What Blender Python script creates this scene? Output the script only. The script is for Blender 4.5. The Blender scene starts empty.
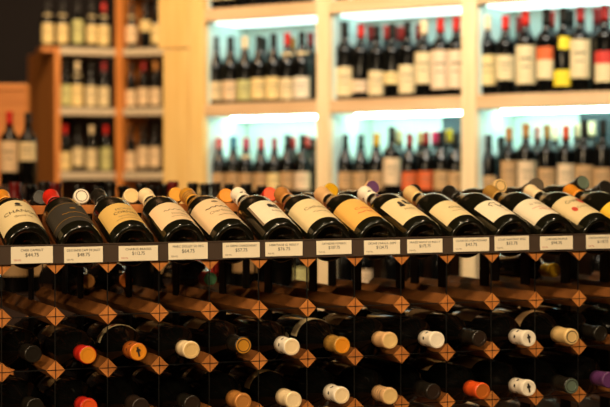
import bpy, math, random
from mathutils import Vector, Matrix
random.seed(7)
C = bpy.context.scene.collection
F = 1720.0; CX = 305.0; HY = 187.0; CAMZ = 1.2
PI = math.pi

# ------------------------------------------------------------------ materials
def lin(c):
    return tuple(((v/255)/12.92 if v/255 <= .04045 else ((v/255+.055)/1.055)**2.4) for v in c)
_mats = {}
def mat(name, rgb, rough=.5, metal=0, spec=.5, coat=0, emit=0, noise=0, scale=40):
    if name in _mats: return _mats[name]
    m = bpy.data.materials.new(name); m.use_nodes = True
    nt = m.node_tree; b = nt.nodes['Principled BSDF']
    b.inputs['Base Color'].default_value = (*lin(rgb), 1)
    b.inputs['Roughness'].default_value = rough
    b.inputs['Metallic'].default_value = metal
    b.inputs['Specular IOR Level'].default_value = spec
    b.inputs['Coat Weight'].default_value = coat
    b.inputs['Coat Roughness'].default_value = .05
    if emit:
        b.inputs['Emission Color'].default_value = (*lin(rgb), 1)
        b.inputs['Emission Strength'].default_value = emit
    if noise:
        tc = nt.nodes.new('ShaderNodeTexCoord'); n = nt.nodes.new('ShaderNodeTexNoise')
        n.inputs['Scale'].default_value = scale; n.inputs['Detail'].default_value = 5
        mx = nt.nodes.new('ShaderNodeMix'); mx.data_type = 'RGBA'
        mx.inputs['A'].default_value = (*[v*(1-noise) for v in lin(rgb)], 1)
        mx.inputs['B'].default_value = (*[min(1, v*(1+noise)) for v in lin(rgb)], 1)
        nt.links.new(tc.outputs['Object'], n.inputs['Vector'])
        nt.links.new(n.outputs['Fac'], mx.inputs['Factor'])
        nt.links.new(mx.outputs['Result'], b.inputs['Base Color'])
    _mats[name] = m
    return m
def wood(name, a, b_, rough=.5, axis='X', scale=6, stretch=.12):
    """wood grain: stretched noise + wave bands between two wood tones"""
    if name in _mats: return _mats[name]
    m = bpy.data.materials.new(name); m.use_nodes = True
    nt = m.node_tree; b = nt.nodes['Principled BSDF']; b.inputs['Roughness'].default_value = rough
    tc = nt.nodes.new('ShaderNodeTexCoord'); mp = nt.nodes.new('ShaderNodeMapping')
    mp.inputs['Scale'].default_value = {'X': (stretch, 1, 1), 'Y': (1, stretch, 1), 'Z': (1, 1, stretch)}[axis]
    n = nt.nodes.new('ShaderNodeTexNoise'); n.inputs['Scale'].default_value = scale*8; n.inputs['Detail'].default_value = 6
    n2 = nt.nodes.new('ShaderNodeTexNoise'); n2.inputs['Scale'].default_value = scale; n2.inputs['Detail'].default_value = 3
    ad = nt.nodes.new('ShaderNodeMath'); ad.operation = 'ADD'
    r = nt.nodes.new('ShaderNodeMapRange'); r.inputs['From Min'].default_value = .7; r.inputs['From Max'].default_value = 1.3
    mx = nt.nodes.new('ShaderNodeMix'); mx.data_type = 'RGBA'
    mx.inputs['A'].default_value = (*lin(a), 1); mx.inputs['B'].default_value = (*lin(b_), 1)
    L = nt.links.new
    L(tc.outputs['Object'], mp.inputs['Vector']); L(mp.outputs['Vector'], n.inputs['Vector']); L(mp.outputs['Vector'], n2.inputs['Vector'])
    L(n.outputs['Fac'], ad.inputs[0]); L(n2.outputs['Fac'], ad.inputs[1]); L(ad.outputs[0], r.inputs['Value'])
    L(r.outputs['Result'], mx.inputs['Factor']); L(mx.outputs['Result'], b.inputs['Base Color'])
    _mats[name] = m
    return m

GLASS = mat('dark_bottle_glass', (18, 18, 11), .14, spec=.5, coat=.3, noise=.15, scale=18)
GLASS2 = mat('black_bottle_glass', (8, 8, 7), .12, spec=.35, coat=.1)
INK = mat('black_ink', (30, 24, 20), .7)
GREYINK = mat('grey_ink', (120, 100, 78), .8)
REDINK = mat('red_ink', (190, 60, 40), .7)
GOLDINK = mat('gold_ink', (190, 140, 50), .4, metal=.5)
YELINK = mat('yellow_sticker', (240, 215, 40), .6)
STEEL = mat('black_steel', (16, 15, 15), .5, metal=.3)
RAILM = mat('dark_rail', (72, 58, 48), .42, noise=.15)
BARW = wood('redwood_bar', (104, 62, 28), (148, 92, 44), .42, 'Y', 8)
ENDW = wood('redwood_end_grain', (176, 104, 40), (206, 132, 62), .6, 'Z', 30, 1)
PINE = wood('pine_board', (232, 200, 146), (250, 226, 180), .5, 'Z', 3)
PINEY = wood('golden_pine_board', (238, 192, 112), (252, 216, 140), .5, 'Z', 3)
PINEH = wood('pine_shelf', (206, 162, 114), (236, 200, 154), .5, 'X', 3)
OAK = wood('orange_oak', (182, 104, 42), (218, 140, 62), .5, 'Z', 4)
OAKL = wood('amber_oak', (200, 120, 48), (226, 148, 70), .5, 'X', 4)
RIDGE = wood('lit_ridge_wood', (176, 98, 42), (214, 134, 64), .5, 'X', 6)  # bright amber puts the light on the ridge wood into its colour
BARL = wood('lit_display_bar_wood', (140, 78, 36), (184, 108, 54), .45, 'Y', 8)  # same wood as the lower bars, lightened as if lit from above
DARKW = wood('dark_walnut', (38, 22, 14), (60, 36, 22), .6, 'X', 4)

# ------------------------------------------------------------------ mesh helpers
class MB:
    def __init__(s): s.v = []; s.f = []; s.mi = []; s.mats = []; s.smooth = []
    def m(s, material):
        if material not in s.mats: s.mats.append(material)
        return s.mats.index(material)
    def add(s, verts, faces, material, smooth=False):
        o = len(s.v); s.v += [Vector(v) for v in verts]; k = s.m(material)
        for f in faces:
            s.f.append([o+i for i in f]); s.mi.append(k); s.smooth.append(smooth)
    def box(s, x0, x1, y0, y1, z0, z1, material, T=None, bevel=0):
        if bevel:                                    # chamfered along the long x / y / z edges
            b = bevel
            import bmesh
            bm = bmesh.new(); bmesh.ops.create_cube(bm, size=1)
            for v in bm.verts:
                v.co = Vector(((x0+x1)/2+v.co.x*(x1-x0), (y0+y1)/2+v.co.y*(y1-y0), (z0+z1)/2+v.co.z*(z1-z0)))
            bmesh.ops.bevel(bm, geom=list(bm.edges), offset=b, segments=1, affect='EDGES')
            bm.verts.index_update()
            vs = [v.co.copy() for v in bm.verts]; fs = [[v.index for v in f.verts] for f in bm.faces]; bm.free()
        else:
            vs = [Vector((x, y, z)) for x in (x0, x1) for y in (y0, y1) for z in (z0, z1)]
            fs = [(0,1,3,2),(4,6,7,5),(0,4,5,1),(2,3,7,6),(0,2,6,4),(1,5,7,3)]
        if T: vs = [T(v) for v in vs]
        s.add(vs, fs, material)
    def lathe(s, prof, n, material, smooth=True):
        vs = []; fs = []; ring = []
        for r, z in prof:
            if r < 1e-6: ring.append([len(vs)]); vs.append((0, 0, z))
            else:
                ring.append(list(range(len(vs), len(vs)+n)))
                vs += [(r*math.cos(2*PI*i/n), r*math.sin(2*PI*i/n), z) for i in range(n)]
        for a, b in zip(ring, ring[1:]):
            for i in range(n):
                j = (i+1) % n
                if len(a) == 1: fs.append((a[0], b[j], b[i]))
                elif len(b) == 1: fs.append((a[i], a[j], b[0]))
                else: fs.append((a[i], a[j], b[j], b[i]))
        s.add(vs, fs, material, smooth)
    def mesh(s, name):
        me = bpy.data.meshes.new(name)
        me.from_pydata([tuple(v) for v in s.v], [], s.f)
        for m_ in s.mats: me.materials.append(m_)
        me.polygons.foreach_set('material_index', s.mi)
        me.polygons.foreach_set('use_smooth', s.smooth)
        me.update()
        return me
def obj(name, me, parent=None, loc=None, M=None):
    if isinstance(me, MB): me = me.mesh(name)
    o = bpy.data.objects.new(name, me); C.objects.link(o)
    if parent: o.parent = parent
    if M is not None: o.matrix_basis = M
    if loc is not None: o.location = loc
    return o
def tag(o, label=None, cat=None, group=None, kind=None):
    for k, v in (('label', label), ('category', cat), ('group', group), ('kind', kind)):
        if v: o[k] = v
    return o

# ------------------------------------------------------------------ text turned into flat faces
_txt = {}
def text_geo(s):
    """faces of a line of lettering, centred, cap height 1"""
    if s in _txt: return _txt[s]
    cu = bpy.data.curves.new('lettering', 'FONT'); cu.body = s; cu.size = 1.4
    cu.align_x = 'CENTER'; cu.align_y = 'CENTER'; cu.resolution_u = 2
    o = bpy.data.objects.new('lettering', cu)
    me = bpy.data.meshes.new_from_object(o)
    vs = [v.co.copy() for v in me.vertices]; fs = [list(p.vertices) for p in me.polygons]
    bpy.data.objects.remove(o); bpy.data.curves.remove(cu); bpy.data.meshes.remove(me)
    w = max(v.x for v in vs)-min(v.x for v in vs)
    _txt[s] = (vs, fs, w)
    return _txt[s]

# art: list of (kind, ...) in label space; u in -1..1 across, v in 0..1 up
def art_shapes(a):
    out = []
    for it in a:
        k = it[0]
        if k == 't':                                  # ('t', text, u, v, height, width, ink)
            _, s, u, v, h, w, ink = it
            vs, fs, w0 = text_geo(s)
            out.append(([(u+p.x*w/w0, v+p.y*h) for p in vs], fs, ink))
        elif k == 'r':                                # ('r', u0, u1, v0, v1, ink)
            _, u0, u1, v0, v1, ink = it
            n = max(1, int(abs(u1-u0)/.12)); ps = []; fs = []
            for i in range(n+1): ps += [(u0+(u1-u0)*i/n, v0), (u0+(u1-u0)*i/n, v1)]
            for i in range(n): fs.append((2*i, 2*i+2, 2*i+3, 2*i+1))
            out.append((ps, fs, ink))
        elif k == 'o':                                # ('o', u, v, ru, rv, ink)
            _, u, v, ru, rv, ink = it
            ps = [(u+ru*math.cos(2*PI*i/14), v+rv*math.sin(2*PI*i/14)) for i in range(14)]
            out.append((ps, [list(range(14))], ink))
        elif k == 's':                                # ('s', [(u, v)...], width, ink) a brush stroke
            _, pts, w, ink = it
            ps = []; fs = []
            for i, (u, v) in enumerate(pts):
                a_ = pts[max(0, i-1)]; b_ = pts[min(len(pts)-1, i+1)]
                du, dv = b_[0]-a_[0], b_[1]-a_[1]; L = math.hypot(du, dv) or 1
                ps += [(u-dv/L*w, v+du/L*w), (u+dv/L*w, v-du/L*w)]
            for i in range(len(pts)-1): fs.append((2*i, 2*i+1, 2*i+3, 2*i+2))
            out.append((ps, fs, ink))
    return out
def label_mesh(name, R, z0, z1, half, paper, art=(), n=20, border=None):
    """a paper label wrapped round a bottle body; its middle faces +X"""
    mb = MB(); r = R+.0004; t = .0003
    zs = [z0, z0+.003, z1-.003, z1] if border else [z0, z1]
    for q in range(len(zs)-1):
        vs = []; fs = []
        for i in range(n+1):
            a = -half+2*half*i/n
            vs += [(r*math.cos(a), r*math.sin(a), zs[q]), (r*math.cos(a), r*math.sin(a), zs[q+1])]
        for i in range(n): fs.append((2*i, 2*i+2, 2*i+3, 2*i+1))
        mb.add(vs, fs, border if (border and q != 1) else paper, True)
    # edge thickness back to the glass
    vs = []; fs = []
    for i in range(n+1):
        a = -half+2*half*i/n
        vs += [(r*math.cos(a), r*math.sin(a), z1), ((R-.0002)*math.cos(a), (R-.0002)*math.sin(a), z1)]
    for i in range(n): fs.append((2*i, 2*i+2, 2*i+3, 2*i+1))
    mb.add(vs, fs, paper, True)
    for k, (ps, fs, ink) in enumerate(art_shapes(art)):
        rr = r+t+.00005*k
        # u to the right as read from outside
        mb.add([(rr*math.cos(u*half), rr*math.sin(u*half), z0+v*(z1-z0)) for u, v in ps], fs, ink)
    return mb.mesh(name)

# ------------------------------------------------------------------ bottles
def prof(kind, R):
    p = [(0, .024), (.012, .021), (.024, .008), (R-.007, .0005), (R-.004, 0), (R-.0012, .0022), (R, .007)]
    if kind == 'burgundy':
        p += [(R, .155), (R-.0012, .168), (R-.005, .183), (R-.011, .198), (R-.0175, .214), (.0168, .232), (.0148, .25), (.0140, .268), (.0137, .281)]
        top = .296
    elif kind == 'bordeaux':
        p += [(R, .186), (R-.0008, .194), (R-.004, .203), (R-.010, .211), (R-.0165, .218), (.0170, .226), (.0148, .238), (.0140, .255), (.0136, .284)]
        top = .300
    else:                                            # champagne, heavier and sloped
        p += [(R, .13), (R-.003, .155), (R-.009, .18), (R-.016, .205), (.0205, .23), (.0172, .255), (.0160, .285)]
        top = .305
    p += [(.0152, top-.0128), (.0155, top-.005), (.0146, top-.0008), (.0120, top), (0, top)]
    return p, top
_cache = {}
def body_mesh(kind, R, n, gl):
    k = ('b', kind, R, n, gl.name)
    if k not in _cache:
        mb = MB(); p, _ = prof(kind, R); mb.lathe(p, n, gl); _cache[k] = mb.mesh('bottle_glass')
    return _cache[k]
def radius_at(p, z):
    pts = [q for q in p[6:] if q[0] > 0]
    for a, b in zip(pts, pts[1:]):
        if a[1] <= z <= b[1] and b[1] > a[1]: return a[0]+(b[0]-a[0])*(z-a[1])/(b[1]-a[1])
    return pts[-1][0]
def capsule_mesh(kind, R, n, m_side, m_top, length=.05, deco=None):
    k = ('c', kind, R, n, m_side.name, m_top.name, length, deco)
    if k in _cache: return _cache[k]
    p, top = prof(kind, R); e = .0006
    mb = MB()
    z0 = top-length; side = [(radius_at(p, z0)-.0004, z0), (radius_at(p, z0)+e, z0)]
    for z in (top-.038, top-.026, top-.0165): 
        if z > z0+.003: side.append((radius_at(p, z)+e, z))
    side += [(.0158, top-.0125), (.0161, top-.005), (.0156, top-.0004)]
    mb.lathe(side, n, m_side)
    mb.lathe([(.0156, top-.0004), (.0146, top+.0009), (.0142, top+.0010)], n, m_side)
    mb.lathe([(.0142, top+.0010), (.0105, top+.0010)], n, m_top, False)
    mb.lathe([(.0105, top+.0010), (.0100, top+.0004), (0, top+.0005)], n, m_top, False)
    if deco == 'ring':
        mb.lathe([(.0118, top+.0013), (.0104, top+.0013)], n, INK, False)
    if deco == 'mark':                               # small dark emblem on the end
        mb.add([(-.008, -.0014, top+.0016), (-.008, .0016, top+.0016), (.009, .0020, top+.0016), (.009, -.0016, top+.0016)], [(0,1,2,3)], INK)
        mb.add([(.001, -.0042, top+.0017), (.001, .0042, top+.0017), (.005, .0034, top+.0017), (.005, -.0034, top+.0017)], [(0,1,2,3)], INK)
    if deco == 'bands':
        for zz in (top-.020, top-.030, top-.040):
            rr = radius_at(p, zz)+e+.0003
            mb.lathe([(rr, zz), (rr, zz+.002)], n, GREYINK)
    if deco == 'prints' or deco == 'mark':
        for a in (-.4, .3, 1.2, 2.2, 3.3, 4.4):
            zz = top-.032; rr = radius_at(p, zz)+e+.0004
            mb.add([(rr*math.cos(a+da), rr*math.sin(a+da), zz+dz) for da, dz in ((-.2, -.003), (.2, -.003), (.24, .003), (-.1, .004))], [(0,1,2,3)], INK)
    _cache[k] = mb.mesh('capsule')
    return _cache[k]

def make_bottle(M, kind='burgundy', R=.038, n=28, gl=None, cap=None, captop=None, caplen=.05, deco=None, label=None, name='wine_bottle'):
    gl = gl or GLASS
    root = obj(name, body_mesh(kind, R, n, gl), M=M)
    if cap: obj('capsule', capsule_mesh(kind, R, n, cap, captop or cap, caplen, deco), root)
    if label: obj('paper_label', label, root)
    return root
def frame_from(base, tip, face):
    """matrix with local z from base to tip and local x turned towards face"""
    z = (tip-base).normalized(); x = (face - z*face.dot(z)).normalized(); y = z.cross(x)
    M = Matrix((x, y, z)).transposed().to_4x4(); M.translation = base
    return M

# ------------------------------------------------------------------ the rack's own frame
TH, X0, Y0, Z0, SL = 0.34182425, -0.53190413, 3.01882513, -0.2308027, 0.00891523
P = .095; HD = .0172                      # bay pitch, half diagonal of a bar
U = Vector((math.cos(TH), math.sin(TH), 0)); N = Vector((-math.sin(TH), math.cos(TH), 0))
O = Vector((X0, Y0, CAMZ+Z0))
def rk(i, d, dz=0):                       # bay coordinate, depth from the front, height over row one
    return O + U*(i*P) + N*d + Vector((0, 0, dz + i*P*SL))
def ray(x, y, d):                         # point seen at pixel x, y on the plane of depth d
    q = (x-CX)/F
    Y = (O.dot(N)+d)/(q*N.x+N.y)
    return Vector((q*Y, Y, CAMZ+(HY-y)/F*Y))
DEP = .62
ROOT = Vector((rk(6.5, DEP/2).x, rk(6.5, DEP/2).y, 0))
rack = bpy.data.objects.new('wine_rack', None); C.objects.link(rack); rack.location = ROOT
tag(rack, 'long dark steel and redwood wine rack with diamond bar ends in the foreground', 'wine rack')
def rpart(name, mb, parent=rack):
    mb.v = [v-ROOT for v in mb.v]
    return obj(name, mb, parent)
TILT = math.radians(17.6); PEAK = .305
R0Z = P-.0027
def bar(i, dz, d0, d1, rise=0, name='wooden_bar'):
    """square bar on its corner with chamfered edges, crossed slots in the ends"""
    mb = MB(); h = HD; c = .0006
    sec = [(-h+c, -c), (-c, -h+c), (c, -h+c), (h-c, -c), (h-c, c), (c, h-c), (-c, h-c), (-h+c, c)]
    va = [rk(i+a/P, d0, dz+b) for a, b in sec]; vb = [rk(i+a/P, d1, dz+rise+b) for a, b in sec]
    n = len(sec)
    mb.add(va+vb, [(k, (k+1) % n, n+(k+1) % n, n+k) for k in range(n)], BARL if name == 'display_bar' else BARW)
    mb.add(va, [list(range(n))[::-1]], ENDW); mb.add(vb, [list(range(n))], ENDW)
    o = rpart(name, mb)
    # dark saw slots that take the steel strips, a hair proud of the end grain
    sl = MB(); t = .0007; e = -.0004
    q = lambda a, b: rk(i+a/P, d0+e, dz+b)
    g = h*.93
    sl.add([q(-g, -t), q(g, -t), q(g, t), q(-g, t)], [(0,1,2,3)], STEEL)
    sl.add([q(-t, -g), q(t, -g), q(t, g), q(-t, g)], [(0,1,2,3)], STEEL)
    sl.v = [v-ROOT for v in sl.v]
    obj('steel_slot', sl, o)
    return o
COLS = range(-1, 19)
for r in range(1, 5):
    for i in COLS: bar(i, -(r-1)*P, 0, DEP)
rise = math.tan(TILT)*PEAK
for i in COLS:
    bar(i, R0Z, 0, PEAK-.004, rise, 'display_bar')
    bar(i, R0Z+rise, PEAK+.004, DEP, -rise, 'display_bar')
ZB = -3*P                               # lowest row, over row one
def slab(i0, i1, d0, d1, z0, z1, m_, mb=None):
    mb = mb or MB()
    vs = [rk(i, d, z) for i in (i0, i1) for d in (d0, d1) for z in (z0, z1)]
    mb.add(vs, [(0,1,3,2),(4,6,7,5),(0,4,5,1),(2,3,7,6),(0,2,6,4),(1,5,7,3)], m_)
    return mb
w = .0008/P
for i in COLS:                            # upright steel strips, slotted through the bar ends
    rpart('upright_strip', slab(i-w, i+w, .004, .0065, ZB-.03, R0Z-.012, STEEL))
    rpart('upright_strip', slab(i-w, i+w, DEP-.008, DEP-.003, ZB-.03, R0Z, STEEL))
for i in COLS:                            # inner posts that carry the tilted display bars
    for d, t_ in ((.215, .0020), (.36, .0020)):
        if d > .3 and i % 2: continue
        z1 = R0Z+math.tan(TILT)*(d if d < PEAK else 2*PEAK-d)
        rpart('inner_post', slab(i-t_/P, i+t_/P, d, d+.038, ZB-.02 if d < .3 else .005, z1, STEEL))
for r in range(1, 5):
    for d, e in ((.004, .003), (DEP-.020, .018)):
        rpart('cross_strip', slab(-1.3, 18.3, d, d+e, -(r-1)*P-.0008, -(r-1)*P+.0008, STEEL))
rpart('added_ridge_board', slab(-1.2, 18.2, PEAK-.022, PEAK+.022, R0Z+rise-.012, R0Z+rise+.0045, RIDGE))  # added board standing in for the bright bar ends at the ridge
for i in (-1.2, 18.2):                    # end legs down to the floor
    for d in (.0, DEP-.04):
        mb = MB(); a = rk(i, d); zt = R0Z
        vs = [rk(i+s_*.02/P, d+e_, zt) for s_ in (-1, 1) for e_ in (0, .04)]
        lo = [Vector((v.x, v.y, 0)) for v in vs]
        mb.add([lo[0], vs[0], lo[1], vs[1], lo[2], vs[2], lo[3], vs[3]], [(0,1,3,2),(4,6,7,5),(0,4,5,1),(2,3,7,6),(0,2,6,4),(1,5,7,3)], STEEL)
        rpart('leg', mb)
# price rail: face plate, lower lip, upper edge
RZ0 = R0Z+.0032; RZ1 = R0Z+.0345
mb = slab(-1.3, 18.3, -.0030, -.0010, RZ0, RZ1, RAILM)
slab(-1.3, 18.3, -.0042, -.0010, RZ1, RZ1+.0018, RAILM, mb)
slab(-1.3, 18.3, -.0036, -.0010, RZ0-.0010, RZ0, RAILM, mb)
rpart('price_rail', mb)

# ------------------------------------------------------------------ price tags
CARD = mat('price_card', (244, 232, 206), .6)
tags = [  # px x0, x1, y top, y bottom at the left edge, name line, price, red small print, which bottle
 (11, 53, 247.0, 264.0, 'CHER CAPRIUT', '$44.75', 1, 'white price card under the cream label bottle with small crest at far left'),
 (64.2, 103, 247.3, 263.2, 'DESCENDE CAPP DE JALET', '$48.75', 0, 'white price card under the black label bottle with red capsule'),
 (118.7, 158, 246.2, 261.3, 'CHABLIS BRAISES', '$112.75', 1, 'white price card under the mustard yellow label bottle with dark neck'),
 (168.5, 207.8, 243.2, 260, 'MARC DOLLEY SO REG', '$64.75', 0, 'white price card under the peach label bottle with cream capsule'),
 (222.7, 259.8, 242.8, 258.2, 'LA CREMA CHARDONNAY', '$57.75', 0, 'white price card under the large cream label bottle with gold capsule'),
 (265.3, 302.6, 242.2, 256.6, 'HERITAGE G. REILLY', '$76.75', 0, 'white price card under the white label bottle with a dark crest'),
 (316.5, 351.6, 241.0, 255, 'CATHEDRE POMEROL', '$107.75', 0, 'white price card under the cream label bottle with brownish gold capsule'),
 (364, 400, 240.6, 254.8, 'CELINE CARAUL DEPT', '$124.75', 0, 'white price card under the orange yellow label bottle'),
 (407.2, 442.5, 239.6, 253.4, 'FRAZE POINT LE REILLY', '$175.75', 0, 'white price card under the cream label bottle with a black picture'),
 (453.2, 489.2, 238, 252.0, 'COTES DE LYON PICKARD', '$43.75', 0, 'white price card under the bottle with pale gold capsule and small script'),
 (494.6, 529, 236.6, 251, 'LOUIS SANTENAY RDG', '$33.75', 0, 'white price card under the bottle with a black swirl on its label'),
 (540, 572.8, 236.5, 250.2, 'LORRAINE SAUMUR', '$94.75', 1, 'white price card under the white label bottle with a yellow sticker'),
 (586, 619, 235.0, 249, 'CHATEAU ROCHE LA CROIX', '$118.75', 1, 'white price card at far right under the label with red seals'),
]
for x0, x1, yt, yb, l1, l2, red, lab in tags:
    a = ray(x0, yb, -.0046); b = ray(x1, yb, -.0046); t = ray(x0, yt, -.0046)
    W_ = (b-a).length; H_ = t.z-a.z
    mb = MB()
    mb.box(0, W_, -.0008, 0, 0, H_, CARD, bevel=.0003)
    def put(s, cx, cz, h, w, ink, e=.0011):
        vs, fs, w0 = text_geo(s)
        mb.add([(cx+p.x*w/w0, -e, cz+p.y*h) for p in vs], fs, ink)
    put(l1, W_*.5, H_*.78, H_*.14, W_*min(.86, .04*len(l1)+.06), INK)
    put(l2, W_*.5, H_*.50, H_*.22, W_*.32, INK)
    put('750 ML', W_*.15, H_*.2, H_*.10, W_*.18, REDINK if red else GREYINK)
    M = Matrix((U, N, Vector((0, 0, 1)))).transposed().to_4x4()
    M.translation = a
    tilt = random.uniform(-.006, .006)
    M = M @ Matrix.Rotation(-SL+tilt, 4, 'Y')
    o = obj('price_card', mb, M=M)
    tag(o, lab, 'price tag', 'price cards on the rack rail')

# ------------------------------------------------------------------ colours of capsules and papers
def cm(name, rgb, rough=.35, metal=0): return mat('capsule_'+name, rgb, rough, metal, noise=.12, scale=60)
CAP = dict(
 orange=cm('orange', (236, 150, 40), .3, .15), red=cm('red', (200, 38, 24), .3), dark=cm('dark', (34, 30, 24), .3, .2),
 cream=cm('cream', (240, 214, 168), .45), gold=cm('gold', (226, 158, 50), .3, .35), white=cm('white', (240, 228, 206), .45),
 brown=cm('brown', (196, 132, 66), .35, .2), tan=cm('tan', (214, 170, 118), .45), palegold=cm('palegold', (230, 194, 130), .4, .1),
 olive=cm('olive', (176, 132, 60), .4, .2), purple=cm('purple', (92, 50, 100), .4), yellow=cm('yellow', (236, 184, 30), .25, .3),
 maroon=cm('maroon', (40, 28, 20), .4), grey=cm('grey', (92, 80, 64), .45), silver=cm('silver', (120, 138, 120), .3, .4), darkred=cm('darkred', (150, 28, 26), .4),
 orangered=cm('orangered', (226, 84, 30), .35), blue=cm('blue', (36, 110, 150), .4), magenta=cm('magenta', (196, 30, 70), .4),
 copper=cm('copper', (206, 110, 40), .35, .3), pink=cm('pink', (222, 150, 140), .5), foilgreen=cm('green', (70, 120, 80), .4))
def pm(name, rgb): return mat('paper_'+name, rgb, .65, noise=.05, scale=30)
PAP = dict(cream=pm('cream', (222, 200, 152)), mustard=pm('mustard', (214, 174, 96)), peach=pm('peach', (224, 194, 152)),
 white=pm('white', (228, 214, 186)), yellow=pm('yellow', (224, 174, 88)), black=pm('black', (44, 38, 30)),
 green=pm('green', (192, 188, 122)), straw=pm('straw', (230, 202, 136)), pink=pm('pink', (226, 198, 162)), orange=pm('orange', (214, 96, 40)),
 lemon=pm('lemon', (236, 206, 40)), red=pm('red', (200, 50, 36)), tan=pm('tan', (190, 150, 100)), brightyellow=pm('brightyellow', (244, 200, 60)))

# ------------------------------------------------------------------ display bottles, bases to the front
def squig(u0, u1, v, amp, n=14, w=.012, ink=INK, sd=0):
    rnd = random.Random(sd)
    return ('s', [(u0+(u1-u0)*k/n, v+amp*math.sin(k*1.9)*rnd.uniform(.4, 1)) for k in range(n+1)], w, ink)
ARTS = [
 [('t', 'CHANOIS', 0, .50, .10, 1.0, INK), ('o', 0, .82, .10, .06, INK), ('r', -.12, .12, .72, .75, INK), ('t', 'Grand Vin', 0, .28, .06, .5, GREYINK)],
 [('r', -1, 1, .20, .215, GOLDINK), ('r', -1, 1, .93, .945, GOLDINK), ('o', .02, .66, .10, .035, GOLDINK), squig(-.4, .4, .45, .02, ink=GOLDINK, sd=1)],
 [('t', 'MONT', 0, .66, .09, .5, GREYINK), ('t', 'CORNAS', 0, .48, .10, .75, INK), ('t', 'Appellation', 0, .28, .05, .6, GREYINK), ('r', -.5, .5, .14, .155, GREYINK)],
 [squig(-.5, .55, .58, .05, 18, .014, GREYINK, 3), ('t', 'Domaine', 0, .36, .08, .5, GREYINK), ('r', -.4, .4, .2, .215, GREYINK)],
 [('o', 0, .86, .12, .04, GREYINK), squig(-.5, .5, .62, .04, 18, .014, INK, 4), ('t', 'Chardonnay', 0, .42, .08, .8, GREYINK), ('r', -.3, .3, .22, .235, GREYINK)],
 [('r', -1, -.90, 0, 1, GREYINK), ('o', -.08, .70, .14, .10, INK), ('o', .18, .74, .11, .08, INK), ('r', -.22, .30, .60, .64, INK), ('t', 'Hill', 0, .40, .07, .35, GREYINK)],
 [('t', 'Cathedre', 0, .58, .09, .8, GREYINK), squig(-.3, .5, .34, .03, 12, .01, GREYINK, 6)],
 [('t', 'Celine', 0, .5, .09, .6, REDINK), squig(-.4, .5, .3, .03, 12, .012, REDINK, 7)],
 [('o', -.28, .72, .09, .10, INK), ('r', -.40, -.18, .56, .66, INK), ('o', -.02, .80, .09, .07, INK), ('r', -.1, .14, .66, .74, INK), ('r', .16, .22, .70, .86, INK), ('t', 'PINOT NOIR', .1, .40, .06, .8, GREYINK)],
 [('t', 'Chapelle', .05, .56, .09, .7, INK), squig(-.4, .5, .34, .02, 12, .008, GREYINK, 9)],
 [('s', [(-.35, .62), (-.45, .74), (-.3, .84), (-.1, .80), (-.15, .68), (.0, .58), (.1, .66), (.2, .76), (.4, .74), (.5, .62)], .022, INK),
  ('s', [(-.15, .68), (-.02, .48), (.02, .42)], .02, INK), ('t', 'SAUMUR', .3, .28, .06, .6, GREYINK)],
 [('t', 'la Vigne', -.1, .70, .09, .5, GREYINK), ('r', -.5, .5, .48, .50, REDINK), ('t', 'Morgon', 0, .34, .07, .5, REDINK), ('o', .45, .10, .14, .07, YELINK)],
 [('o', .12, .72, .16, .13, REDINK), ('o', -.50, .40, .10, .10, REDINK), ('t', 'Croix', -.25, .74, .10, .45, INK), ('t', 'Cuvee Roche', .1, .40, .07, .8, GREYINK), ('o', .2, .6, .06, .05, GOLDINK)],
 [('t', 'VALLEE', 0, .55, .09, .7, INK)],
]
# channel, cap pixel x, y, capsule, paper, label half angle, label z0, z1, roll, deco, kind, description
DISP = [
 (-.5+0, 2, 197, 'orange', 'cream', 1.25, .018, .125, 0, None, 'burgundy', 'dark wine bottle with cream lettered label and small black crest, orange capsule'),
 (1-.5+0, 51, 191.5, 'red', 'black', 1.3, .020, .110, 0, None, 'burgundy', 'dark wine bottle with black label and thin gold lines, bright red capsule'),
 (2-.5, 98.5, 195.5, 'dark', 'mustard', 1.15, .018, .100, 0, None, 'burgundy', 'dark wine bottle with mustard yellow label and black capsule'),
 (3-.5, 146, 191.5, 'cream', 'peach', 1.15, .018, .100, .12, None, 'burgundy', 'dark wine bottle with peach cream script label and round cream capsule'),
 (4-.5, 187.5, 191.5, 'gold', 'peach', 1.25, .018, .120, 0, 'bands', 'burgundy', 'dark wine bottle with large peach label and shiny gold capsule'),
 (5-.5, 238.5, 193.5, 'white', 'white', 1.0, .018, .105, .15, 'prints', 'burgundy', 'dark wine bottle with white label showing a dark crest, white capsule'),
 (6-.5, 282, 191.5, 'brown', 'cream', 1.25, .018, .112, 0, None, 'burgundy', 'dark wine bottle with big faded cream label and gold brown capsule'),
 (7-.5, 318, 189.0, 'tan', 'yellow', 1.2, .018, .108, 0, None, 'burgundy', 'dark wine bottle with orange yellow label and tan capsule'),
 (8-.5, 364, 190.5, 'white', 'cream', 1.05, .018, .110, .1, 'prints', 'burgundy', 'dark wine bottle with cream label and black block picture, speckled white capsule'),
 (9-.5, 411, 189.5, 'palegold', 'cream', 1.15, .018, .090, .1, None, 'burgundy', 'dark wine bottle with short cream script label and plain pale gold capsule'),
 (10-.5, 449, 190.0, 'dark', 'white', 1.0, .018, .088, .12, None, 'burgundy', 'dark wine bottle with black swirl drawn on a white label, dark capsule'),
 (11-.5, 488, 189.0, 'olive', 'white', 1.2, .018, .095, .1, None, 'burgundy', 'wine bottle with faint red lettering and yellow sticker on white label, olive capsule'),
 (12-.5, 528, 190.0, 'cream', 'cream', 1.15, .018, .110, .05, None, 'burgundy', 'dark wine bottle with two red seals on cream label, cream capsule over black collar'),
 (13-.5, 569, 189.5, 'orange', 'brightyellow', 1.15, .018, .080, 0, None, 'burgundy', 'dark wine bottle with bright yellow label and orange capsule at far right'),
]
AX = (N*math.cos(TILT)+Vector((0, 0, math.sin(TILT))))
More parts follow.
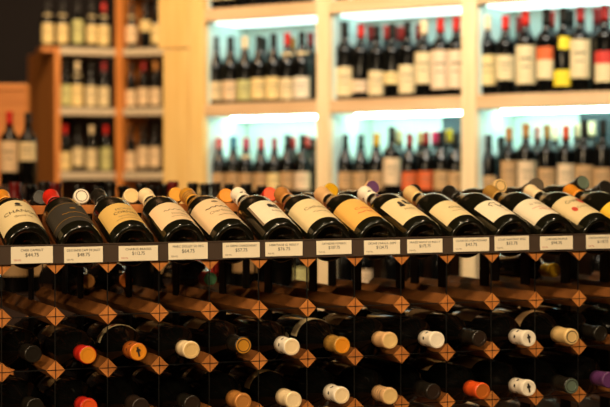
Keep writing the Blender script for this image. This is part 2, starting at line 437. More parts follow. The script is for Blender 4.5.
UPN = (Vector((0, 0, 1))*math.cos(TILT)-N*math.sin(TILT))
LIFT = lambda R: (R+HD/math.sqrt(2))*math.sqrt(2)-P/2      # axis height over the bars for a bottle lying between two of them
for k, (ch, cx_, cy_, cap, pap, half, z0, z1, roll, deco, kind, lab) in enumerate(DISP):
    i = ch + 1.0
    R = .0405
    off = LIFT(R)/math.cos(TILT)+.0006
    base = rk(i, .002, R0Z+off+.002*math.tan(TILT))
    tip = ray(cx_, cy_, .278)
    tip0 = base+AX*.29
    lat = max(-.012, min(.012, (tip-tip0).dot(U)))
    tip = tip0+U*lat
    face = UPN+U*roll
    M = frame_from(base, tip, face)
    # turn so that the label middle (+X) faces up
    lm = label_mesh('paper_label', R, z0+.010, min(z1+.026, .150), half*1.08, PAP[pap], [a if a[0] != 't' else (*a[:4], a[4]*1.25, a[5]*1.2, a[6]) for a in ARTS[k]], 24)
    o = make_bottle(M, kind, R, 48, GLASS, CAP[cap], None, .048 if cap != 'dark' else .05, deco, lm)
    tag(o, lab, 'wine bottle', 'display bottles on top of the rack')

# ------------------------------------------------------------------ back display bottles, necks towards the front
BACK = [  # channel, px x, y, depth of the cap, capsule, captop, deco, label
 (-.5, -8, 192, .36, 'olive', None, None, 'pale olive'),
 (.5, 41, 192, .36, 'dark', 'dark', None, 'black, beside the red capsule'),
 (1.5, 82, 195, .355, 'white', 'white', 'ring', 'white with a dark ring on its end'),
 (2.5, 132, 194.5, .355, 'cream', 'palegold', None, 'yellowish cream, left of the round cream capsule'),
 (3.5, 177, 193.5, .35, 'gold', 'gold', None, 'gold, left of the shiny gold capsule'),
 (4.5, 227, 195, .345, 'orange', 'orange', None, 'deep orange, left of the white capsule'),
 (5.5, 271, 193.5, .34, 'red', 'orangered', None, 'red orange, left of the gold brown capsule'),
 (6.5, 332, 189.5, .31, 'yellow', 'yellow', None, 'bright metallic yellow'),
 (7.5, 373.5, 186.5, .30, 'tan', 'purple', None, 'tan with a purple end'),
 (8.5, 430, 190, .33, 'dark', 'dark', None, 'black, right of the pale gold capsule'),
 (10.5, 501, 185.5, .285, 'palegold', 'palegold', 'ring', 'pale gold with ringed end, beside the olive capsule'),
 (11.5, 538, 184.0, .285, 'grey', 'grey', None, 'dull grey brown'),
 (12.5, 584, 182.0, .275, 'dark', 'silver', None, 'black with a silvery green end'),
 (13.5, 606, 187.0, .29, 'dark', 'dark', None, 'plain black at far right'),
]
AXB = (N*math.cos(TILT)-Vector((0, 0, math.sin(TILT))))
for k, (ch, x, y, d, cap, ct, deco, lab) in enumerate(BACK):
    R = .0385; ch += 1
    tip0 = rk(ch, d, R0Z+rise+LIFT(R)/math.cos(TILT)-(d-PEAK)*math.tan(TILT))
    base = tip0+AXB*.297
    t = ray(x, y, d); dl = (t-tip0).dot(U)
    tip = tip0+U*max(-.03, min(.03, dl))+Vector((0, 0, max(-.004, min(.014, t.z-tip0.z))))
    base = base+U*max(-.004, min(.004, dl*.15))
    M = frame_from(base, tip, UPN)
    lm = label_mesh('paper_label', R, .03, .11, 1.1, PAP[['cream', 'white', 'mustard', 'peach'][k % 4]], [], 16)
    o = make_bottle(M, 'burgundy', R, 28, GLASS, CAP[cap], CAP[ct or cap], .045, deco, lm)
    tag(o, 'bottle in back display row, capsule '+lab, 'wine bottle', 'back row of display bottles on the rack')

# ------------------------------------------------------------------ bottles lying in the bays, necks to the front
BAYS = [  # row of bars they lie on, channel, px x, y, capsule, captop, deco, paper, kind, label
 (2, .5, 33, 354, 'dark', 'dark', None, None, 'bordeaux', 'black capsule in the upper bay row, set back at far left'),
 (2, 1.5-1+0, 0, 0, None, None, None, None, None, ''),
 (2, 1.5, 87.5, 355, 'red', 'orange', None, None, 'bordeaux', 'red capsule with orange end in the upper bay row'),
 (2, 2.5, 138.5, 352, 'copper', 'orange', 'mark', 'cream', 'burgundy', 'copper orange capsule in upper bay row, cream shoulder label with red mark'),
 (2, 3.5, 191, 350, 'cream', 'palegold', None, None, 'bordeaux', 'plain pale cream capsule, first cream one from left in upper bay row'),
 (2, 4.5, 243.5, 345.5, 'dark', 'gold', 'ring', None, 'burgundy', 'black capsule with gold ringed end in the upper bay row'),
 (2, 5.5, 292, 347, 'white', 'cream', 'prints', None, 'burgundy', 'cream capsule printed with red brown marks, below the white label display bottle'),
 (2, 6.5, 342.5, 345.5, 'olive', 'orange', None, 'cream', 'burgundy', 'brown capsule with glowing amber end in the upper bay row'),
 (2, 7.5, 389.5, 340.5, 'tan', 'palegold', None, None, 'bordeaux', 'two tone tan and pale yellow capsule in the upper bay row'),
 (2, 8.5, 436.5, 340, 'white', 'white', 'prints', None, 'bordeaux', 'white capsule with black prints in the upper bay row'),
 (2, 9.5, 484, 338.5, 'dark', 'maroon', None, None, 'burgundy', 'dark reddish capsule in the upper bay row'),
 (2, 10.5, 528, 338.5, 'white', 'white', 'mark', None, 'bordeaux', 'white capsule with a black figure on its end in the upper bay row'),
 (2, 11.5, 572, 336.8, 'palegold', 'palegold', 'ring', 'tan', 'burgundy', 'pale gold capsule with recessed end in the upper bay row, beige collar label'),
 (3, .5, 35, 407, 'dark', 'dark', None, None, 'bordeaux', 'black capsule in the lower bay row at the left corner'),
 (3, 1.5, 88.5, 407, 'red', 'orangered', None, None, 'bordeaux', 'red capsule cut by the bottom edge at left'),
 (3, 2.5, 141, 407, 'maroon', 'maroon', None, None, 'burgundy', 'dark brown capsule in the lower bay row under the copper capsule'),
 (3, 3.5, 192, 404, 'dark', 'maroon', None, None, 'bordeaux', 'dark maroon capsule in the lower bay row at the bottom edge'),
 (3, 4.5, 243.5, 402, 'brown', 'brown', None, None, 'burgundy', 'dull brown capsule in the lower bay row'),
 (3, 5.5, 294, 400.5, 'cream', 'cream', None, 'tan', 'burgundy', 'cream capsule in the lower bay row with beige collar label behind it'),
 (3, 6.5, 342, 395.5, 'white', 'cream', 'prints', None, 'burgundy', 'white capsule with dark prints in the lower bay row'),
 (3, 7.5, 389.5, 396, 'tan', 'palegold', 'bands', None, 'bordeaux', 'pale yellow banded capsule in the lower bay row'),
 (3, 8.5, 434, 392, 'dark', 'maroon', None, None, 'burgundy', 'black capsule in the lower bay row, right of the pale yellow banded one'),
 (3, 9.5, 482, 391, 'orangered', 'copper', None, None, 'bordeaux', 'orange red capsule in the lower bay row'),
 (3, 10.5, 528, 388, 'white', 'white', 'mark', None, 'bordeaux', 'white capsule with a black figure on its end in the lower bay row'),
 (3, 11.5, 571.8, 386, 'dark', 'silver', 'ring', None, 'burgundy', 'black capsule with bright metal ring in the lower bay row'),
  (2, 12.5, 615, 338, 'dark', 'dark', None, None, 'bordeaux', 'black capsule in the upper bay row, cut by the right edge'),
 (2, 13.5, 660, 336, 'dark', 'dark', None, None, 'bordeaux', 'black capsule in the upper bay row, just past the right edge'),
 (3, 12.5, 609, 380, 'purple', 'purple', None, None, 'bordeaux', 'purple capsule at the right edge of the lower bay row'),
]
for k_, (row, ch, x, y, cap, ct, deco, pap, kind, lab) in enumerate(BAYS):
    if not kind: continue
    R = .0395 if kind == 'burgundy' else .0385
    dzr = -(row-1)*P
    dfr = -.052 if cap not in ('dark',) or ct in ('gold', 'silver') else -.012
    if 'set back' in lab or 'right edge' in lab and row == 2: dfr = .03
    tip = ray(x, y, dfr)
    base = rk(ch, dfr+.297, dzr+LIFT(R)+.0008)
    t0 = rk(ch, dfr, dzr+LIFT(R)+.0008)
    dd = tip-t0
    tip = t0+U*max(-.016, min(.016, dd.dot(U)))+Vector((0, 0, max(-.004, min(.012, dd.z))))
    M = frame_from(base, tip, Vector((0, 0, 1))-U*.2)
    lm = None
    if pap:
        art = [('o', .1, .5, .1, .25, REDINK)] if 'red mark' in lab else []
        lm = label_mesh('paper_label', R, .122, .154, 1.2, PAP[pap], art, 20)
    elif k_ % 3: lm = label_mesh('paper_label', R, .03, .115, .8, PAP['tan'], [], 16)
    o = make_bottle(M, kind, R, 32, GLASS2, CAP[cap], CAP[ct or cap], .056, deco, lm)
    tag(o, 'bottle with '+lab, 'wine bottle', 'bottles lying in the rack bays')
for row in (2, 3):
    for c_ in range(-1, 18):                         # bottles added to darken the far half of each bay, base to the middle
        base = rk(c_+.5, .315, -(row-1)*P+LIFT(.0385)+.0008)
        o = make_bottle(frame_from(base, base+N, Vector((0, 0, 1))), 'burgundy', .0385, 20, GLASS2, CAP['dark'], None, .045)
        tag(o, 'black filler bottle in the dark far half of a rack bay, behind the front bottles', 'wine bottle', 'bottles in the far half of the rack bays')
INNER = [(1, 5.5, 205, 279, .44, 'red', 'foilgreen', 'red and green capsule'), (1, 13.5, 550, 268, .35, 'yellow', 'yellow', 'round yellow capsule'),
         (1, .5, 14, 273, .40, 'dark', 'dark', 'black capsule, leftmost'), (1, 2.5, 88, 275, .42, 'dark', 'brown', 'brown ended capsule'),
         (1, 3.5, 126, 275, .42, 'dark', 'copper', 'copper tipped dark capsule')]
for row, ch, x, y, d, cap, ct, lab in INNER:
    R = .0385; t0 = rk(ch, d, LIFT(R)+.0008); base = rk(ch, d+.297, LIFT(R)+.0008)
    dd = ray(x, y, d)-t0
    tip = t0+U*max(-.012, min(.012, dd.dot(U)))+Vector((0, 0, max(0, min(.012, dd.z))))
    o = make_bottle(frame_from(base, tip, Vector((0, 0, 1))), 'burgundy', R, 24, GLASS2, CAP[cap], CAP[ct], .045)
    tag(o, 'bottle deep in the open bay row under the price rail, '+lab, 'wine bottle', 'bottles at the back of the open bay row')

# ------------------------------------------------------------------ the lit pine shelving on the right
A1 = math.radians(33.7)
class Unit:
    def __init__(s, name, px, Y, ang, label, cat):
        s.a = ang; s.P = Vector(((px-CX)/F*Y, Y, 0))
        s.u = Vector((math.cos(ang), math.sin(ang), 0)); s.v = Vector((-math.sin(ang), math.cos(ang), 0))
        s.root = bpy.data.objects.new(name, None); C.objects.link(s.root)
        s.root.location = s.P; s.root.rotation_euler = (0, 0, ang)
        tag(s.root, label, cat)
    def t(s, px, d=0):                    # local x of the point at depth d that is seen at pixel px
        q = (px-CX)/F; p = s.P+s.v*d
        return (q*p.y-p.x)/(s.u.x-q*s.u.y)
    def w(s, t, d, z): return s.P+s.u*t+s.v*d+Vector((0, 0, z))
    def board(s, name, t0, t1, d0, d1, z0, z1, m_, bevel=.002):
        mb = MB(); mb.box(t0, t1, d0, d1, z0, z1, m_, bevel=bevel); return obj(name, mb, s.root)
def zpx(y, Y): return CAMZ+(HY-y)/F*Y
RU = Unit('pine_wine_shelving', 461, 6.89, -A1, 'tall pale pine shelving with lamps under its shelves, full of standing bottles', 'shelving')
pA = zpx(95.6, 6.89); PV = .42; TK = .055
p2 = RU.t(316); p2b = RU.t(330); p3 = 0; p3b = RU.t(474)
per = p3-p2
pw = (p2b-p2+p3b)/2
posts = [p2-per, p2, p3, p3+per]
DU = .34; TOPZ = 2.75
lt = RU.t(203.5)
for k, t_ in enumerate(posts):
    if k == 0: continue
    RU.board('upright', t_, t_+pw, 0, DU, 0, TOPZ, PINE)
RU.board('side_panel', RU.t(189.5), lt, 0, DU, 0, TOPZ, PINEY)
RU.board('side_panel', RU.t(163), RU.t(189.5)-.004, .0, .03, 0, zpx(49, 7.7)-.003, PINEY)
RU.board('side_panel', RU.t(158), RU.t(189.5)-.004, .0, .03, zpx(49, 7.7)+.003, TOPZ, PINEY)
secs = [(lt, p2), (p2+pw, p3), (p3+pw, p3+per)]
shelf_z = [pA+PV*k for k in (2, 1, 0, -1, -2, -3)]
LAMP = mat('lamp_tube', (205, 255, 246), .5, emit=24)
LAMP2 = mat('slim_lamp_tube', (212, 244, 237), .5, emit=2.9)
BACKM = mat('white_back_board', (216, 238, 234), .6, noise=.05, scale=5)
SLATE = mat('slate_board', (58, 74, 84), .6)
TANB = mat('tan_board', (206, 160, 100), .6)
for k, (a, b) in enumerate(secs):
    for j, z in enumerate(shelf_z):
        RU.board('shelf', a, b, .004, DU, z-TK, z, PINEH)
    for z_ in (shelf_z[1], shelf_z[2], shelf_z[3]):  # white lining on the inner faces of each lit bay
        RU.board('side_lining', a+.0005, a+.006, .03, DU-.014, z_+.001, z_+PV-TK-.001, BACKM, 0)
        RU.board('side_lining', b-.006, b-.0005, .03, DU-.014, z_+.001, z_+PV-TK-.001, BACKM, 0)
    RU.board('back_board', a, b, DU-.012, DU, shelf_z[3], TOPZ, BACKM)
    RU.board('back_board', a, b, DU-.012, DU, 0, shelf_z[3]-TK, DARKW)  # dark tone stands in for the shade below the lit bays
    for j, z in enumerate(shelf_z[1:3]):
        mb = MB()
        if j == 1: mb.box(a+.03, b-.02, .16, .20, z-TK-.012, z-TK, LAMP, bevel=.004)
        else: mb.box(a+.02, b-.02, .06, .26, z-TK-.008, z-TK, LAMP2, bevel=.002)
        obj('lamp_tube', mb, RU.root)
# dark and tan cards standing against the back board
def backing(sec, f0, f1, z, h, m_):
    a, b = secs[sec]
    RU.board('back_board', a+(b-a)*f0, a+(b-a)*f1, DU-.022, DU-.012, z, z+h, m_)
backing(1, .58, .995, shelf_z[3], .352, SLATE)
backing(2, .48, .995, shelf_z[3], .352, SLATE)
backing(0, .66, .995, shelf_z[3], .352, TANB)
ORD = ['first', 'second', 'third', 'fourth', 'fifth', 'sixth', 'seventh', 'eighth', 'ninth', 'tenth', 'eleventh', 'twelfth', 'thirteenth', 'fourteenth', 'fifteenth']
def shelf_row(unit, zs, items, where, group, facing=None, tone=None, dflt=.3):
    items = sorted(items, key=lambda q: q[0])
    for k, (px, ytop, cap, pap, ly0, ly1, d, kind, extra) in enumerate(items):
        t_ = unit.t(px, d); p = unit.w(t_, d, zs+.0005)
        top = prof(kind, .038)[1]
        hz = zpx(ytop, p.y)-zs if ytop is not None else dflt
        sc_ = max(.86, min(1.12, hz/top))
        R = .0375 if kind == 'bordeaux' else .0382
        M = Matrix.Rotation(math.atan2(-p.y, -p.x)+random.uniform(-.15, .15), 4, 'Z') @ Matrix.Scale(sc_, 4); M.translation = p
        lm = None
        if pap:
            if ly0 is None: z0, z1 = .045, .125
            else:
                z1 = (zpx(ly0, p.y-R)-zs)/sc_; z0 = (zpx(ly1, p.y-R)-zs)/sc_
            z0 = max(.012, z0); z1 = min(.150 if kind != 'bordeaux' else .183, z1)
            art = [('r', -.5, .5, .62, .68, GREYINK), ('r', -.35, .35, .42, .46, GREYINK)]
            if extra == 'orangetop': art = [('r', -1, 1, .60, 1, PAP['orange'])]
            if extra == 'redtop': art = [('r', -1, 1, .60, 1, PAP['red'])]
            if extra == 'disc': art = []
            if z1 > z0+.01: lm = label_mesh('paper_label', R, z0, z1, 1.15, PAP[pap], art, 10)
        o = make_bottle(M, kind, R, 18, GLASS2, CAP[cap] if cap else None, None, .055, None, lm)
        if extra == 'disc' or extra == 'neck':
            mb = MB()
            if extra == 'disc':
                mb.mesh
                m2 = label_mesh('medallion', R, .152, .196, .55, PAP['lemon'], [], 6) if kind == 'bordeaux' else None
            else: m2 = label_mesh('neck_label', .026, .190, .212, 1.2, PAP['cream'], [], 6)
            if m2: obj('neck_label', m2, o)
        desc = {'darkred': 'dark red', 'dark': 'black', 'orangered': 'orange red', 'palegold': 'pale gold'}.get(cap, cap)+' capped bottle'
        tag(o, f'{desc}, {ORD[k]} from left {where}', 'wine bottle', group)
B = 'bordeaux'; G = 'burgundy'; fr = .085; bk = .19
shelf_row(RU, shelf_z[2], [
 (215.6, 37, 'dark', 'cream', 82, 100, fr, G, 0), (230.6, 37, 'dark', 'peach', 81, 100, fr, G, 0), (245, 37, 'cream', 'green', 80, 100, fr, G, 0),
 (259, 36, 'dark', 'straw', 78, 99, fr, G, 0), (273.6, 34, 'dark', 'straw', 77, 99, fr, G, 0), (287.5, 33.5, 'red', 'cream', 78, 99, fr, G, 'neck'),
 (302, 32, 'dark', 'white', 77, 98, fr, G, 'neck'), (264, 38, 'dark', None, 0, 0, bk, G, 0), (310.5, 33, 'darkred', None, 0, 0, bk, G, 0), (293, 38, 'olive', None, 0, 0, bk, G, 0)],
 'in the upper left bay of the pine shelving', 'bottles standing on the pine shelving')
shelf_row(RU, shelf_z[2], [
 (345, 22, 'dark', 'cream', 67, 96, fr, B, 0), (361, 24, 'red', 'pink', 80, 92, fr+.02, B, 0), (377, 26, 'dark', 'cream', 71, 95, fr, B, 0), (392.5, 24, 'dark', 'straw', 72, 84, fr, B, 0),
 (407.5, 22, 'dark', 'cream', 65, 93, fr, B, 0), (424, 21, 'cream', 'cream', 52, 84, fr, B, 0), (440.5, 18, 'red', 'pink', 50, 89, fr, B, 0), (456.5, 17, 'red', 'pink', 50, 88, fr, B, 0),
 (371, 26, 'darkred', None, 0, 0, bk, B, 0), (387, 26, 'red', None, 0, 0, bk+.08, B, 0), (397, 27, 'darkred', None, 0, 0, bk, B, 0), (403, 27, 'red', None, 0, 0, bk+.08, B, 0), (419, 25, 'darkred', None, 0, 0, bk, B, 0)],
 'in the upper middle bay of the pine shelving', 'bottles standing on the pine shelving')
shelf_row(RU, shelf_z[2], [
 (487, 16, 'cream', 'straw', 55, 85, fr, B, 0), (505.5, 16, 'red', 'cream', 55, 80, fr, B, 0), (525.5, 10.5, 'red', 'cream', 45, 84, fr, B, 0), (519.5, 17, 'darkred', None, 0, 0, bk, B, 0),
 (546.5, 4, 'dark', 'cream', 47, 79, fr, B, 'orangetop'), (563.5, 2, 'dark', 'lemon', 70, 86, fr, B, 'disc'), (580.5, 1, 'darkred', 'cream', 37, 78, fr, B, 0), (551, 12, 'red', None, 0, 0, bk, B, 0),
 (570, 6, 'dark', None, 0, 0, bk, B, 0), (597, 2, 'darkred', None, 0, 0, bk, B, 0), (605, 3, 'darkred', 'cream', 51, 82, fr, B, 'redtop'), (624, 2, 'red', 'cream', 51, 82, fr, B, 0)],
 'in the upper right bay of the pine shelving', 'bottles standing on the pine shelving')
shelf_row(RU, shelf_z[3], [
 (219.5, 138, 'red', 'tan', None, 0, fr, G, 0), (233.5, 137, 'blue', 'tan', None, 0, fr, G, 0), (246, 138, 'magenta', 'tan', None, 0, fr, G, 'neck'), (261, 138, 'red', 'tan', None, 0, fr, G, 0),
 (274.5, 138, 'darkred', 'straw', None, 0, fr, G, 0), (287.5, 135, 'dark', 'tan', None, 0, fr, G, 0), (302.5, 135, 'dark', 'pink', None, 0, fr, G, 0), (293, 137, 'red', None, 0, 0, bk, G, 0), (306.5, 136, 'red', None, 0, 0, bk+.08, G, 0), (313, 138, 'dark', None, 0, 0, bk, G, 0)],
 'in the lower left bay of the pine shelving', 'bottles standing on the pine shelving')
shelf_row(RU, shelf_z[3], [
 (345.5, 135, 'dark', 'tan', None, 0, fr, G, 0), (361, 135, 'dark', 'tan', None, 0, fr, G, 0), (376.5, 134, 'yellow', 'tan', None, 0, fr, G, 0), (392, 127, 'dark', 'peach', 158, 185, fr, B, 0),
 (409.5, 134, 'darkred', 'orange', None, 0, fr, G, 0), (426, 132, 'darkred', 'orange', None, 0, fr, G, 0), (441.5, 131, 'dark', 'tan', None, 0, fr, G, 0), (456, 133, 'dark', 'tan', None, 0, fr, G, 0),
 (399, 131, 'palegold', None, 0, 0, bk, B, 0), (420.5, 132, 'palegold', None, 0, 0, bk, B, 0), (435, 132, 'magenta', None, 0, 0, bk+.08, B, 0), (449, 130, 'yellow', None, 0, 0, bk, B, 0)],
 'in the lower middle bay of the pine shelving', 'bottles standing on the pine shelving')
shelf_row(RU, shelf_z[3], [
 (489, 135, 'dark', 'tan', 176, 195, fr, B, 0), (509, 128, 'brown', 'tan', 161, 190, fr, B, 0), (526, 124, 'brown', 'peach', 161, 190, fr, B, 0), (547, 125, 'olive', 'tan', 168, 190, fr, B, 0),
 (566, 126, 'orangered', 'peach', 164, 190, fr, B, 0), (584.5, 120, 'dark', 'tan', 165, 190, fr, B, 0), (603, 120, 'dark', 'tan', 168, 190, fr, B, 0), (501.5, 137, 'dark', None, 0, 0, bk, B, 0), (537.5, 127, 'pink', None, 0, 0, bk, B, 0),
 (555, 127, 'cream', None, 0, 0, bk+.08, B, 0), (577.5, 124, 'cream', None, 0, 0, bk, B, 0), (592, 122, 'cream', None, 0, 0, bk+.08, B, 0), (623, 121, 'dark', 'tan', None, 0, fr, B, 0)],
 'in the lower right bay of the pine shelving', 'bottles standing on the pine shelving')
shelf_row(RU, shelf_z[1], [
 (213, None, 'dark', 'cream', None, 0, fr, G, 0), (228, None, 'dark', 'cream', None, 0, fr, G, 0), (258, None, 'gold', 'straw', None, 0, fr, G, 0),
 (273, None, 'red', 'cream', None, 0, fr, G, 0), (289, None, 'dark', 'cream', None, 0, fr, G, 0), (305, None, 'dark', 'cream', None, 0, fr, G, 0), (243.5, None, 'dark', None, 0, 0, fr, G, 0)],
 'in the topmost left bay of the pine shelving', 'bottles standing on the pine shelving')
shelf_row(RU, shelf_z[1], [
 (340, None, 'dark', 'cream', None, 0, fr, G, 0), (375, None, 'red', 'straw', None, 0, fr, G, 0), (362, None, 'dark', None, 0, 0, fr, G, 0)],
 'in the topmost middle bay of the pine shelving', 'bottles standing on the pine shelving')
shelf_row(RU, shelf_z[4], [
 (222, None, 'dark', None, None, 0, fr, G, 0), (246, None, 'red', 'cream', None, 0, fr, G, 0), (268, None, 'dark', None, None, 0, fr, G, 0), (300, None, 'dark', 'green', None, 0, fr, G, 0),
 (345, None, 'dark', None, None, 0, fr, G, 0), (364, None, 'red', 'peach', None, 0, fr, G, 0), (392, None, 'dark', None, None, 0, fr, G, 0), (416, None, 'dark', None, None, 0, fr, G, 0), (440, None, 'dark', None, None, 0, fr, G, 0),
 (490, None, 'dark', None, 0, 0, fr, B, 0), (508, None, 'dark', None, None, 0, fr, B, 0), (530, None, 'dark', None, None, 0, fr, B, 0), (566, None, 'dark', None, None, 0, fr, B, 0), (600, None, 'dark', None, None, 0, fr, B, 0)],
 'on the low pine shelf glimpsed under the rail', 'bottles standing on the pine shelving')

# ------------------------------------------------------------------ dim oak cabinets in the far left corner
LU = Unit('oak_wine_cabinet', 60, 11.0, math.radians(22), 'tall orange oak cabinet with pale shelf fronts and bottles, dim far left', 'cabinet')
PALE = mat('pale_shelf_front', (196, 178, 150), .6, noise=.08)
lw = LU.t(115.5)
zt = [zpx(47, 11), zpx(107.5, 11), zpx(172, 11), zpx(236, 11)]
LU.board('side_panel', -.035, .0, -.01, .76, 0, zt[0]-.002, OAK)
for z in zt: LU.board('shelf', 0, lw, 0, .42, z-.045, z, PALE)
LU.board('back_board', 0, lw, .42, .44, 0, zt[0]-.045, DARKW)
LU.board('cabinet_top', -.115, 0, .01, .16, zt[0]-.03, zt[0], OAK)
CU = Unit('corner_wine_cabinet', 123, LU.w(lw, 0, 0).y+.0, -math.radians(20), 'narrow dark cabinet of bottles beside the pale pine panel, angled in the corner', 'cabinet')
cw = CU.t(169)
pwid = .045
CU.board('upright', -pwid, 0, -.02, .36, 0, 3.2, OAK)
for z in zt+[zt[0]+.40]: CU.board('shelf', 0, cw, 0, .36, z-.045, z, PALE)
CU.board('back_board', 0, cw, .36, .38, 0, 3.2, DARKW)
g2 = 'bottles in the dim oak cabinets'
shelf_row(LU, zt[0], [(47.8, None, 'dark', 'straw', 21, 43, .08, G, 'neck'), (62.5, None, 'dark', 'straw', 21, 43, .08, G, 'neck'), (77.8, None, 'dark', 'green', 20, 43, .08, B, 0),
 (91.8, None, 'dark', 'straw', 24, 43, .08, G, 'neck'), (103.8, None, 'red', 'straw', 25, 45, .08, G, 'neck')], 'on top of the orange oak cabinet', g2)
shelf_row(LU, zt[1], [(66, None, 'dark', 'green', 85, 105, .08, B, 0), (77.3, None, 'cream', 'straw', 84, 106, .08, G, 'neck'), (91, None, 'dark', 'cream', 86, 106, .08, G, 0), (104, None, 'darkred', 'cream', 87, 106, .08, G, 0)], 'on the upper shelf inside the orange oak cabinet', g2)
shelf_row(LU, zt[2], [(65, None, 'red', 'straw', 152, 170, .08, B, 0), (78, None, 'dark', 'cream', 148, 166, .08, B, 0), (91.5, None, 'cream', 'cream', 149, 169, .08, B, 0), (106, None, 'red', 'green', 148, 170, .08, B, 'neck')], 'on the lower shelf inside the orange oak cabinet', g2)
shelf_row(CU, zt[0], [(131.5, None, 'dark', 'peach', 23, 43, .08, G, 'neck'), (145.5, None, 'dark', 'straw', 12, 31, .08, B, 0), (157, None, 'dark', 'straw', 24, 43, .08, G, 0)], 'on the top shelf of the corner cabinet', g2)
shelf_row(CU, zt[1], [(131, None, 'dark', 'peach', 90, 106, .08, B, 0), (143.5, None, 'darkred', 'peach', 88, 105, .08, B, 0), (155.5, None, 'brown', 'peach', 88, 105, .08, B, 0)], 'on the middle shelf of the corner cabinet', g2)
shelf_row(CU, zt[2], [(130.5, None, 'dark', 'peach', 152, 170, .08, B, 0), (143, None, 'dark', 'peach', 147, 167, .08, B, 0), (155, None, 'dark', 'peach', 147, 167, .08, B, 0)], 'on the low shelf of the corner cabinet', g2)

# ------------------------------------------------------------------ wooden counter and two bottles at far left
CT = Unit('wooden_crate_counter', 27, 8.4, math.radians(0), 'amber oak box counter behind the two bottles standing at the left edge', 'counter')
t0 = CT.t(-60)
CT.board('front_panel', t0, 0, 0, .03, 0, zpx(84, 8.4)-.03, OAKL)
CT.board('side_panel', -.03, 0, .03, .10, 0, zpx(84, 8.4)-.03, OAKL)
CT.board('counter_top', t0, .0, -.01, .10, zpx(84, 8.4)-.03, zpx(84, 8.4), OAKL)
TB = Unit('display_table', 36, 7.0, 0, 'dark walnut table carrying the two upright bottles at the left edge', 'table')
t0 = TB.t(-60); ztab = CAMZ+(HY-186)/F*7.0
TB.board('tabletop', t0, .0, 0, .5, ztab-.03, ztab, DARKW)
for a_ in (t0+.02, -.06):
    for d_ in (.02, .44): TB.board('leg', a_, a_+.04, d_, d_+.04, 0, ztab-.03, DARKW)
TB.board('apron', t0+.03, -.03, .03, .05, ztab-.13, ztab-.03, DARKW)
shelf_row(TB, ztab, [(9.5, 112, 'red', 'peach', 141, 172, .10, B, 0), (28, 113, 'dark', 'cream', 142, 161, .10, B, 0)], 'on the dark walnut table at the left edge', 'pair of bottles on the walnut table')

# ------------------------------------------------------------------ a second lower display stand behind the rack on the left
S2 = Unit('display_table', -40, 4.75, TH, 'dark table behind the rack on the left, crowded with blurred upright bottles', 'table')
sw = S2.t(302); zs2 = .902
S2.board('tabletop', 0, sw, 0, .36, zs2-.025, zs2, DARKW)
S2.board('apron', .02, sw-.02, .02, .04, zs2-.10, zs2-.025, DARKW)
for a_ in (.01, sw-.05):
    for d_ in (.01, .31): S2.board('leg', a_, a_+.04, d_, d_+.04, 0, zs2-.025, DARKW)
necks = [(15, 183, 'darkred', 'tan'), (31, 186, 'dark', None), (44, 182, 'maroon', 'tan'), (55, 183, 'darkred', None), (78, 186, 'dark', None), (97, 187, 'dark', 'tan'), (110.5, 183, 'dark', None), (123, 186, 'maroon', 'cream'), (141, 183.5, 'dark', None),
         (153, 187, 'maroon', None), (165, 184, 'dark', None), (173, 181.5, 'darkred', 'tan'), (193, 183, 'dark', None), (205, 184, 'dark', 'red'), (216, 183, 'maroon', None), (229, 184, 'dark', None), (246, 184, 'dark', 'tan'), (262, 186, 'maroon', None), (281, 187, 'dark', None)]
rows = {.06: -99, .145: -99, .23: -99}; its = []
for x, y, cap, pap in necks:
    for d in rows:
        t_ = S2.t(x, d)
        if t_-rows[d] > .0775: break
    rows[d] = t_
    its.append((x, y, cap, pap, None, 0, d, G, 0))
ORD += ['sixteenth', 'seventeenth', 'eighteenth', 'nineteenth']
shelf_row(S2, zs2, its, 'on the dark table behind the rack', 'upright bottles on the dark table behind the rack')

# ------------------------------------------------------------------ room
def plane(name, vs, m_, label=None):
    mb = MB(); mb.add(vs, [(0, 1, 2, 3)], m_); o = obj(name, mb); tag(o, kind='structure'); return o
FLOORM = wood('floor_planks', (70, 44, 28), (104, 66, 40), .4, 'Y', 2)
WALLM = mat('dark_maroon_wall', (22, 9, 8), .8, noise=.1, scale=3)
WARM = mat('warm_plaster_wall', (70, 50, 34), .8, noise=.06, scale=3)
CEILM = mat('ceiling_paint', (60, 46, 34), .9)
XL, XR, YN, YF, H = -4.5, 5.0, -2.5, 13.2, 3.4
def slabbox(name, x0, x1, y0, y1, z0, z1, m_):
    mb = MB(); mb.box(x0, x1, y0, y1, z0, z1, m_); o = obj(name, mb); tag(o, kind='structure'); return o
slabbox('floor', XL, XR, YN, YF, -.1, 0, FLOORM)
slabbox('ceiling', XL, XR, YN, YF, H, H+.1, CEILM)
slabbox('wall_back', XL, XR, YF, YF+.1, 0, H, WALLM)
slabbox('wall_left', XL-.1, XL, YN, YF, 0, H, WALLM)
slabbox('wall_right', XR, XR+.1, YN, YF, 0, H, WARM)
slabbox('wall_front', XL, XR, YN-.1, YN, 0, H, WARM)

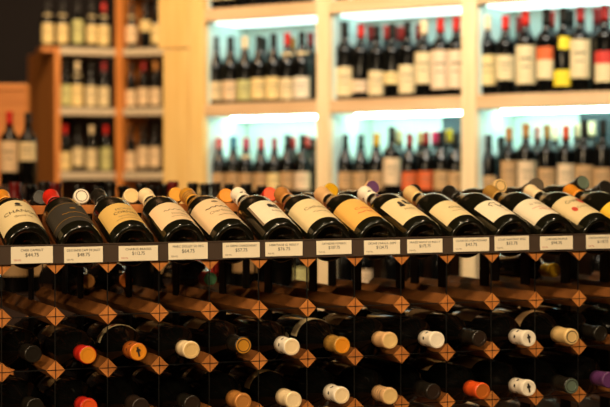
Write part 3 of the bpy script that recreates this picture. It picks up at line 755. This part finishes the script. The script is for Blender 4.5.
# ------------------------------------------------------------------ light
def spot(name, loc, target, energy, size, blend, col, radius):
    l = bpy.data.lights.new(name, 'SPOT'); l.energy = energy; l.spot_size = math.radians(size); l.spot_blend = blend
    l.color = col; l.shadow_soft_size = radius
    o = bpy.data.objects.new(name, l); C.objects.link(o); o.location = loc
    o.rotation_euler = (Vector(target)-Vector(loc)).to_track_quat('-Z', 'Y').to_euler()
    return o
def area(name, loc, target, energy, sx, sy, col, spread=180):
    l = bpy.data.lights.new(name, 'AREA'); l.spread = math.radians(spread); l.shape = 'RECTANGLE'; l.size = sx; l.size_y = sy; l.energy = energy; l.color = col
    o = bpy.data.objects.new(name, l); C.objects.link(o); o.location = loc
    o.rotation_euler = (Vector(target)-Vector(loc)).to_track_quat('-Z', 'Y').to_euler()
    return o
WC = (1, .74, .44)
for k, (x, y) in enumerate(((-1.1, 1.2), (-.35, 1.05), (.45, 1.2), (1.25, 1.7))):
    spot('ceiling_spot', (x, y, 3.1), (x*.6+.05, 3.2, 1.12), 106, 42, .8, WC, .03)
for k, (x, y) in enumerate(((-.5, 3.2), (.7, 3.5))):
    spot('ceiling_spot', (x, y, 3.3), (x*.8, 3.4, 1.1), 40, 70, .6, WC, .04)
area('left_fill_area', (-2.2, .2, 1.95), (0, 3.3, 1.0), 66, .9, .5, (1, .74, .44))  # added fill from the left for the bar sides, no real lamp
area('fill_area', (0, -1.2, 2.7), (.1, 3.2, 1.0), 14, 2.2, .4, (1, .74, .44))  # added soft frontal fill for the rack, not a fixture
area('fill_area', (.5, 4.6, 3.2), (.9, 7.0, 2.1), 26, 1.6, .5, (1, .92, .76), 75)  # added light that brightens the pine shelving
area('fill_area', (-1.0, 8.4, 3.3), (-1.5, 11, 1.5), 150, .8, .4, (1, .72, .42))  # added light that lifts the oak cabinets
area('fill_area', (-1.2, 5.8, 3.3), (-1.6, 8.2, 1.4), 90, .6, .4, (1, .66, .36))  # added fill aimed at the left counter
w_ = bpy.data.worlds.new('world'); bpy.context.scene.world = w_; w_.use_nodes = True
w_.node_tree.nodes['Background'].inputs[0].default_value = (.5, .35, .22, 1); w_.node_tree.nodes['Background'].inputs[1].default_value = .02

# ------------------------------------------------------------------ camera
cd = bpy.data.cameras.new('camera'); cam = bpy.data.objects.new('camera', cd); C.objects.link(cam)
cd.sensor_width = 36; cd.lens = 36*F/610; cd.shift_y = -(203.5-HY)/610
cam.location = (0, 0, CAMZ); cam.rotation_euler = (PI/2, 0, 0)
cd.dof.use_dof = True; cd.dof.focus_distance = 3.12; cd.dof.aperture_fstop = 4.7
cd.clip_start = .05
sc = bpy.context.scene; sc.camera = cam
sc.view_settings.view_transform = 'Standard'; sc.view_settings.look = 'None'
sc.view_settings.exposure = 0; sc.view_settings.gamma = 1; sc.view_settings.use_curve_mapping = False
sc.cycles.use_denoising = True; sc.cycles.sample_clamp_indirect = 6
